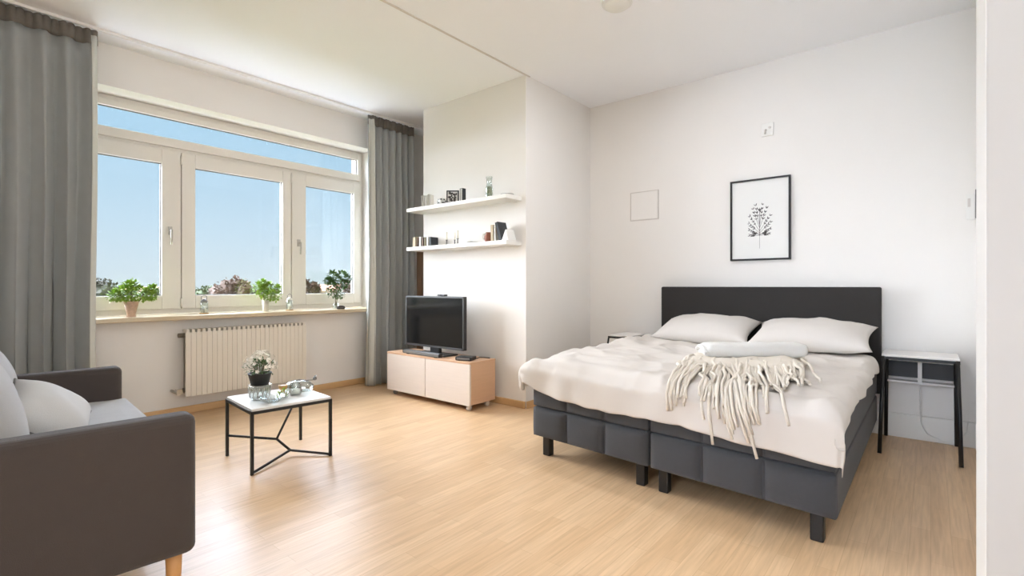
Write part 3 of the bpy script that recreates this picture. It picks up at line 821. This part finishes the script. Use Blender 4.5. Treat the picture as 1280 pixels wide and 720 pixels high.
link('headboard', bm, m_hb, bed, bevel=.012, seg=3)
bm = bmesh.new()
for y in (.45, 1.65): bb(bm, 4.285-L0.x, 4.335-L0.x, y-.03-L0.y, y+.03-L0.y, 0, .31)
link('headboard_leg', bm, m_black, bed)
bm = bmesh.new(); bb(bm, 4.24-L0.x, 4.28-L0.x, .4-L0.y, 1.7-L0.y, .33, .40); link('headboard_fixing', bm, m_black, bed)

# duvet: a soft sheet that wraps round foot and sides
DT = .575
def wrap(e, r):
    if e <= 0: return 0.0, 0.0
    an = e/r
    if an < PI/2: return r*math.sin(an), r*(1-math.cos(an))
    return r, r + (e-r*PI/2)
def sstep(a, b, x):
    t = max(0, min(1, (x-a)/(b-a))); return t*t*(3-2*t)
def duvet(q, p, off=0.0):
    """q: x coordinate (extended past the foot), p: y coordinate (extended past both sides)"""
    yc = max(BR, min(BLf, p)); xf = fx(yc)
    r = .085
    ef = (xf+.045) - q; hf, df = wrap(ef, r)
    er = (BR+.045) - p; hr, dr = wrap(er, r*.85)
    el = p - (BLf-.045); hl, dl = wrap(el, r*1.1)
    x = q if ef <= 0 else xf+.045-hf
    y = p
    if er > 0: y = BR+.045-hr
    if el > 0: y = BLf-.045+hl
    z = DT - math.sqrt(df*df + max(dr, dl)**2) if (df > 0 and max(dr, dl) > 0) else DT-df-dr-dl
    # puffs and wrinkles
    hang = min(1, (df+dr+dl)/.1)
    n1 = noise.noise(Vector((q*2.2, p*2.2, 1.3))); n2 = noise.noise(Vector((q*6+n1*1.5, p*5, 4.1))); n3 = noise.noise(Vector((q*14, p*11+n2*2, 7.7)))
    ridge = (1-abs(noise.noise(Vector((q*3.1+p*1.5, p*4.4-q, 9.2)))))**4
    puff = .022*n1 + .014*n2 + .006*n3 + .018*ridge
    lf = sstep(1.35, 1.9, p)
    puff += lf*(.030*noise.noise(Vector((q*7, p*6, 2)))+.03)
    if df > 0.05 and dr < .04 and dl < .04:
        x -= .020*noise.noise(Vector((p*7, z*3, 3)))*hang + .012
    if dl > .03: y += (1-sstep(3.2, 3.8, q))*lf*(.02+.05*noise.noise(Vector((q*5, z*5, 8))))*hang
    if dr > .03: y -= .016*noise.noise(Vector((q*6, 3, 1)))
    z += puff*(1-.55*hang)
    z += .02*math.exp(-((p-1.15)/.5)**2)*(1-hang)
    return Vector((x, y, z+off))
bm = bmesh.new()
NQ, NP = 120, 120; G = []
for j in range(NP+1):
    sp = j/NP
    row = []
    for i in range(NQ+1):
        sq = i/NQ
        # amounts the sheet reaches past each edge
        dl_ = (.17 + .02*math.sin(sq*9))*(1-.6*sstep(.7, .95, sq))
        dr_ = .085 + .01*math.sin(sq*14) + .07*(1-sstep(0, .16, sq))
        p = (BR-dr_) + (BLf+dl_-BR+dr_)*sp
        drop = .185 + .045*(1-sp) + .012*math.sin(sp*11) - .05*sstep(.86, 1.0, sp)
        q0 = fx(max(BR, min(BLf, p)))-drop; q1 = 4.03 + .02*math.sin(sp*8)
        q = q0+(q1-q0)*sq
        row.append(bm.verts.new(duvet(q, p)))
    G.append(row)
for j in range(NP):
    for i in range(NQ): bm.faces.new((G[j][i], G[j][i+1], G[j+1][i+1], G[j+1][i])).smooth = True
dv = link('duvet', bm, m_duv, solid=.035)
dv.modifiers['solid'].offset = -1
ss = dv.modifiers.new('subs', 'SUBSURF'); ss.levels = 1; ss.render_levels = 1
tag(dv, 'rumpled cream duvet spread over the double bed', 'duvet')

for (x, y, rz, lb, sd) in ((4.045, 1.375, 90, 'plump cream bed pillow on the window side of the headboard', 3), (4.03, .645, 90, 'plump cream bed pillow on the nightstand side of the headboard', 9)):
    bm = pillow(.74, .46, .20, wr=.010, seed=sd, flat=.2)
    bmesh.ops.transform(bm, matrix=Euler((R(-16), 0, 0)).to_matrix().to_4x4(), verts=bm.verts)
    tag(link('bed_pillow', bm, m_pw), lb, 'pillow', (x, y, .70), rz)

# throw with fringe, folded towel on it
FA, FB = Vector((2.60, 1.02)), Vector((2.93, .50))
BA, BB_ = Vector((3.10, 1.16)), Vector((3.50, .58))
bm = bmesh.new(); G = []
for j in range(21):
    row = []
    for i in range(31):
        s = i/30; t_ = j/20
        w = (FA*(1-s)+FB*s)*(1-t_) + (BA*(1-s)+BB_*s)*t_
        th = .026*min(1, 8*min(s, 1-s, t_+.05, 1-t_+.02)) + .010*noise.noise(Vector((w.x*9, w.y*9, 5)))
        row.append(bm.verts.new(duvet(w.x, w.y, .010+th)))
    G.append(row)
for j in range(20):
    for i in range(30): bm.faces.new((G[j][i], G[j][i+1], G[j+1][i+1], G[j+1][i])).smooth = True
th = thing('throw_blanket', 'cream knitted throw with long fringe draped over the duvet', 'blanket', (3.0, .82, DT+.02))
TL = Vector(th.location)
bmesh.ops.translate(bm, vec=-TL, verts=bm.verts)
link('throw_body', bm, m_thr, th, solid=.012)
rnd = random.Random(21)
for k in range(96):
    s = (k*.6180339) % 1.0
    back = rnd.uniform(0, .30)
    root = FA*(1-s)+FB*s + Vector((back, back*.2))
    mid = math.exp(-((s-.52)/.18)**2)
    Ltip = .20 + .17*rnd.random() + .40*mid*rnd.uniform(.55, 1) + .05*(s < .4)
    L = back + Ltip
    ang = rnd.gauss(.27, .07) + (.18 if s < .12 else 0) + (-.1 if s > .9 else 0)
    d = Vector((-math.cos(ang), -math.sin(ang)*(1 if s > .2 else .4)))
    n = 12; pts = []; ph = rnd.uniform(0, 6)
    lay = rnd.uniform(.016, .042)
    for i in range(n+1):
        f = i/n
        w = root + d*L*f + Vector((d.y, -d.x))*(.008*math.sin(f*8+ph)*f)
        c = duvet(w.x, w.y)
        e = .004
        nx = duvet(w.x-e, w.y)-c; ny = duvet(w.x, w.y+e)-c
        nr = nx.cross(ny)
        nr = nr.normalized() if nr.length > 0 else Vector((0, 0, 1))
        if nr.z < 0 and abs(nr.z) > .3: nr = -nr
        if abs(nr.z) <= .3 and nr.x > 0: nr = -nr
        pts.append(c + nr*(lay*(1-.4*f)+.004) - TL)
    bm = bmesh.new(); tube(bm, pts, .0105*rnd.uniform(.8, 1.1), 6, r1=.006)
    link('tassel', bm, m_thr, th)
tw = thing('folded_towel', 'thick white towel folded lengthwise on the fringed throw', 'towel', (3.14, .80, .632), rz=-50)
bm = bmesh.new(); n = 20
rings = []
for k in range(25):
    s = k/24; x = -.29+.58*s; sc = (1-abs(2*s-1)**10)**.5*.25+.75
    ring = []
    for i in range(n):
        an = 2*PI*i/n; cx = math.cos(an); sz = math.sin(an)
        yy = math.copysign(abs(cx)**.5, cx)*.085*sc; zz = math.copysign(abs(sz)**.6, sz)*.042*sc
        ring.append(bm.verts.new((x+.006*noise.noise(Vector((x*7, i, 0))), yy, .044+zz+.004*noise.noise(Vector((x*8, yy*20, 3))))))
    rings.append(ring)
for a_, b_ in zip(rings, rings[1:]):
    for i in range(n): bm.faces.new((a_[i], a_[(i+1) % n], b_[(i+1) % n], b_[i])).smooth = True
bm.faces.new(list(reversed(rings[0]))); bm.faces.new(rings[-1])
link('towel_body', bm, m_tow, tw)
bm = bmesh.new(); tube(bm, [(-.292, -.075, .03), (-.297, -.02, .062), (-.297, .03, .062), (-.292, .075, .045)], .012, 8); link('towel_fold', bm, m_tow, tw)

# ------------------------------------------------------------------ nightstands
def nightstand(loc, label):
    t = thing('nightstand', label, 'nightstand', loc)
    # local: x 0 (wall side) to -.33 (front top), y -.19..+.19
    link('tabletop', boxes((-.33, 0, -.19, .19, .592, .606)), m_top, t, bevel=.003)
    link('lower_shelf', boxes((-.09, 0, -.172, .172, .395, .408)), m_top, t, bevel=.002)
    link('back_panel', boxes((-.012, -.004, -.175, .175, .425, .53)), m_black, t)
    link('divider', boxes((-.085, -.065, -.011, .011, .408, .592)), m_top, t)
    for y in (-.185, .185):
        fr = link('leg', (lambda b: (tube(b, [(-.325, y*.97, .592), (-.50, y*1.03, 0.004)], .011, 8), b)[1])(bmesh.new()), m_black, t)
        link('leg', (lambda b: (tube(b, [(-.012, y*.97, .592), (-.012, y*1.0, 0.004)], .011, 8), b)[1])(bmesh.new()), m_black, t)
    bm = boxes((-.33, -.002, -.192, -.180, .572, .592), (-.33, -.002, .180, .192, .572, .592), (-.332, -.320, -.19, .19, .576, .592))
    link('rail', bm, m_black, t)
    return t
ns = nightstand((4.365, .055, 0), 'white topped nightstand with black splayed legs right of the bed')
ns2 = copy_tree(ns, (4.365, 2.125, 0), 'white topped nightstand with black legs mostly hidden left of the bed')
ns2.scale = (1, .62, 1)
bm = bmesh.new()
tube(bm, [(0, 0, .39), (.0, .0, .25), (.005, -.005, .12), (.02, -.04, .055), (.035, -.12, .02), (.04, -.20, .04), (.045, -.235, .10), (.045, -.24, .17)], .0035, 6)
tag(link('cable', bm, m_white), 'thin white cable hanging below the right nightstand', 'cable', (4.33, .055, 0))

# ------------------------------------------------------------------ things on the bed wall
pc = thing('framed_print', 'black framed botanical print hanging above the headboard', 'picture', (XB, 1.06, 1.585))
w_, h_ = .224, .33; b = .014
link('picture_frame', boxes((-.028, -.0005, -w_, -w_+b, -h_, h_), (-.028, -.0005, w_-b, w_, -h_, h_), (-.028, -.0005, -w_+b, w_-b, h_-b, h_), (-.028, -.0005, -w_+b, w_-b, -h_, -h_+b)), m_black, pc)
pp = link('print', boxes((-.016, -.004, -w_+b, w_-b, -h_+b, h_-b)), m_paper, pc)
bm = bmesh.new(); bm2 = bmesh.new(); rnd = random.Random(12)
def ink_leaf(bm, y, z, ang, L, W):
    c, s = math.cos(ang), math.sin(ang)
    P = [(0, 0), (L*.35, W), (L, 0), (L*.5, -W)]
    bm.faces.new([bm.verts.new((-.0168, y+c*px-s*py, z+s*px+c*py)) for px, py in P])
def ink_line(bm, y0, z0, y1, z1, w=.0012):
    d = Vector((y1-y0, z1-z0)).normalized(); nrm = Vector((-d.y, d.x))*w
    bm.faces.new([bm.verts.new((-.0166, a_, b_)) for a_, b_ in ((y0+nrm.x, z0+nrm.y), (y1+nrm.x, z1+nrm.y), (y1-nrm.x, z1-nrm.y), (y0-nrm.x, z0-nrm.y))])
ink_line(bm2, 0, -.235, 0, -.13); ink_line(bm, 0, -.13, 0, .07, .0018)
for k, (z0, an, ln_) in enumerate([(-.13, 84, .085), (-.125, 66, .10), (-.11, 50, .125), (-.095, 36, .15), (-.07, 24, .165), (-.05, 12, .165), (-.12, 75, .05)]):
    for sd_ in (-1, 1):
        a_ = PI/2 - sd_*R(an+rnd.uniform(-3, 3)); y1 = math.cos(a_)*ln_*.78; z1 = z0+math.sin(a_)*ln_
        ink_line(bm, 0, z0, y1*.9, z0+(z1-z0)*.9)
        for f in (.45, .62, .8, 1.0):
            for e_ in (-.55, .55):
                ink_leaf(bm if rnd.random() < .65 else bm2, y1*f, z0+(z1-z0)*f, a_+e_*rnd.uniform(.6, 1.2), .026*rnd.uniform(.7, 1.1), .0042)
for e_ in (-.5, 0, .5): ink_leaf(bm, 0, .065, PI/2+e_, .032, .005)
link('drawing', bm, m_ink, pp); link('drawing', bm2, m_inkl, pp)
t = thing('wall_hatch', 'painted square hatch on the wall left of the framed print', 'hatch', (XB, 2.062, 1.80))
link('hatch_frame', boxes((-.006, -.0005, -.142, -.136, -.136, .136), (-.004, -.0005, .136, .142, -.136, .136), (-.005, -.0005, -.136, .136, .130, .136), (-.005, -.0005, -.136, .136, -.136, -.130)), m_line, t)
link('hatch_door', boxes((-.007, -.0005, -.134, .134, -.128, .128)), m_wp, t, bevel=.002)
t = thing('wall_hook', 'small white wall fitting high above the framed print', 'wall fitting', (XB, 1.005, 2.30))
link('base_plate', boxes((-.012, -.0005, -.045, .045, -.05, .055)), m_white, t, bevel=.004)
bm = bmesh.new(); tube(bm, [(-.01, .01, .0), (-.03, .01, -.005), (-.035, .012, -.035)], .007); tube(bm, [(-.01, -.02, .015), (-.028, -.02, .012)], .009); link('connector', bm, m_line, t)
t = thing('light_switch', 'white switch plate on the wall beside the doorway edge', 'switch', (XB, -.198, 1.57))
link('plate', boxes((-.014, -.0005, -.022, .022, -.095, .075)), m_white, t, bevel=.003)
link('button', boxes((-.018, -.013, .0, .014, -.01, .045)), m_line, t)
link('side_strip', boxes((-.016, -.0005, -.034, -.023, -.085, .10)), m_grey, t)

# ceiling lamp: opal globe on a ceiling plate, close to the top edge of the view
t = thing('ceiling_lamp', 'white round ceiling lamp base at the top edge of the view', 'lamp', (LAMP[0], LAMP[1], H))
link('ceiling_plate', solid_cyl([(0, 0), (.095, 0), (.095, -.010), (.085, -.016), (0, -.016)]), m_white, t)
link('cover', solid_cyl([(.08, -.014), (.07, -.028), (.03, -.034), (0, -.035)]), m_shade, t)

# ------------------------------------------------------------------ outside: flat land, trees and houses beyond the window
gz = -8.0
g = struct('ground', boxes((-150, 260, 12, 330, gz-.5, gz)), m_grass)
def tree(x, y, top, w, mi, label, seed):
    t = thing('tree', label, 'tree', (x, y, gz), group='trees beyond the window')
    rnd = random.Random(seed); hh = top-gz
    bm = bmesh.new(); tube(bm, [(0, 0, 0), (.1, 0, hh*.5), (0, .1, hh*.85)], .3, 8, r1=.08); link('trunk', bm, m_bark, t)
    blobs = [((rnd.uniform(-w, w)*.6, rnd.uniform(-w, w)*.6, hh*.72+rnd.uniform(-.25, .12)*hh*.8), w*rnd.uniform(.35, .55)) for _ in range(9)]
    mz = max(b[0][2]+b[1] for b in blobs)
    blobs = [((b[0][0], b[0][1], b[0][2]-(mz-hh)), b[1]) for b in blobs]
    bm = bmesh.new()
    for c, r in blobs:
        bmesh.ops.create_icosphere(bm, subdivisions=2, radius=r*.8, matrix=Matrix.Translation(c))
    for v in bm.verts: v.co += Vector((noise.noise(v.co*1.3), noise.noise(v.co*1.3+Vector((5, 0, 0))), noise.noise(v.co*1.3+Vector((0, 5, 0)))))*.4
    foliage_cloud(bm, blobs, 1500, .42, .16, rnd); link('crown', bm, m_tree[mi], t)
CA, SA = math.cos(R(YAW)), math.sin(R(YAW))
def away(px, d):                                # ground position seen at a bearing
    u = (px-640)/625; return (d*(CA+u*SA), d*(SA-u*CA))
specs = [(112, 50, 1.55, 2.3, 0, 'dark tree at the left edge of the left window pane'), (140, 62, 1.9, 2.6, 0, 'dark broad tree seen left of the mosaic pot'), (178, 74, 1.2, 3.0, 2, 'green tree beyond the bushy sill plant'),
         (212, 60, 1.9, 2.2, 0, 'dark tree at the right edge of the left window pane'), (252, 66, .9, 2.6, 2, 'low green tree at the left edge of the middle pane'), (286, 58, 2.1, 2.3, 1, 'rust brown tree in the middle of the window'),
         (318, 66, 1.0, 2.6, 2, 'low green tree beyond the middle sill plant'), (345, 64, .9, 2.6, 1, 'low brown tree at the right edge of the middle pane'), (388, 60, 1.9, 2.0, 1, 'rust brown tree at the left edge of the right pane'), (432, 60, 1.7, 2.0, 1, 'brown tree at the right edge of the right pane')]
for i, (px, d, top, w, mi, lb) in enumerate(specs):
    x, y = away(px, d); tree(x, y, top, w, mi, lb, 30+i)
def house(px, d, w, dp, top, label):
    x, y = away(px, d)
    t = thing('house', label, 'house', (x, y, gz), rz=-20); hh = top-gz-1.2
    wl_ = link('wall', boxes((-w/2, w/2, -dp/2, dp/2, 0, hh)), m_house, t)
    bm = bmesh.new()
    vv = [bm.verts.new(p) for p in [(-w/2-.3, -dp/2-.3, hh), (w/2+.3, -dp/2-.3, hh), (w/2+.3, dp/2+.3, hh), (-w/2-.3, dp/2+.3, hh), (-w/2, 0, hh+1.2), (w/2, 0, hh+1.2)]]
    for f in ((0, 1, 5, 4), (2, 3, 4, 5), (1, 2, 5), (3, 0, 4), (3, 2, 1, 0)): bm.faces.new([vv[i] for i in f])
    link('roof', bm, m_roof, t)
    for k in range(3): link('window', boxes((-w/2+w*(k+.5)/3-.5, -w/2+w*(k+.5)/3+.5, -dp/2-.05, -dp/2+.02, hh-2.6, hh-1.2)), m_gasket, t)
house(404, 95, 12, 9, 1.3, 'pale far house seen low in the right window pane')
house(168, 110, 14, 9, .8, 'pale far house seen low in the left window pane')
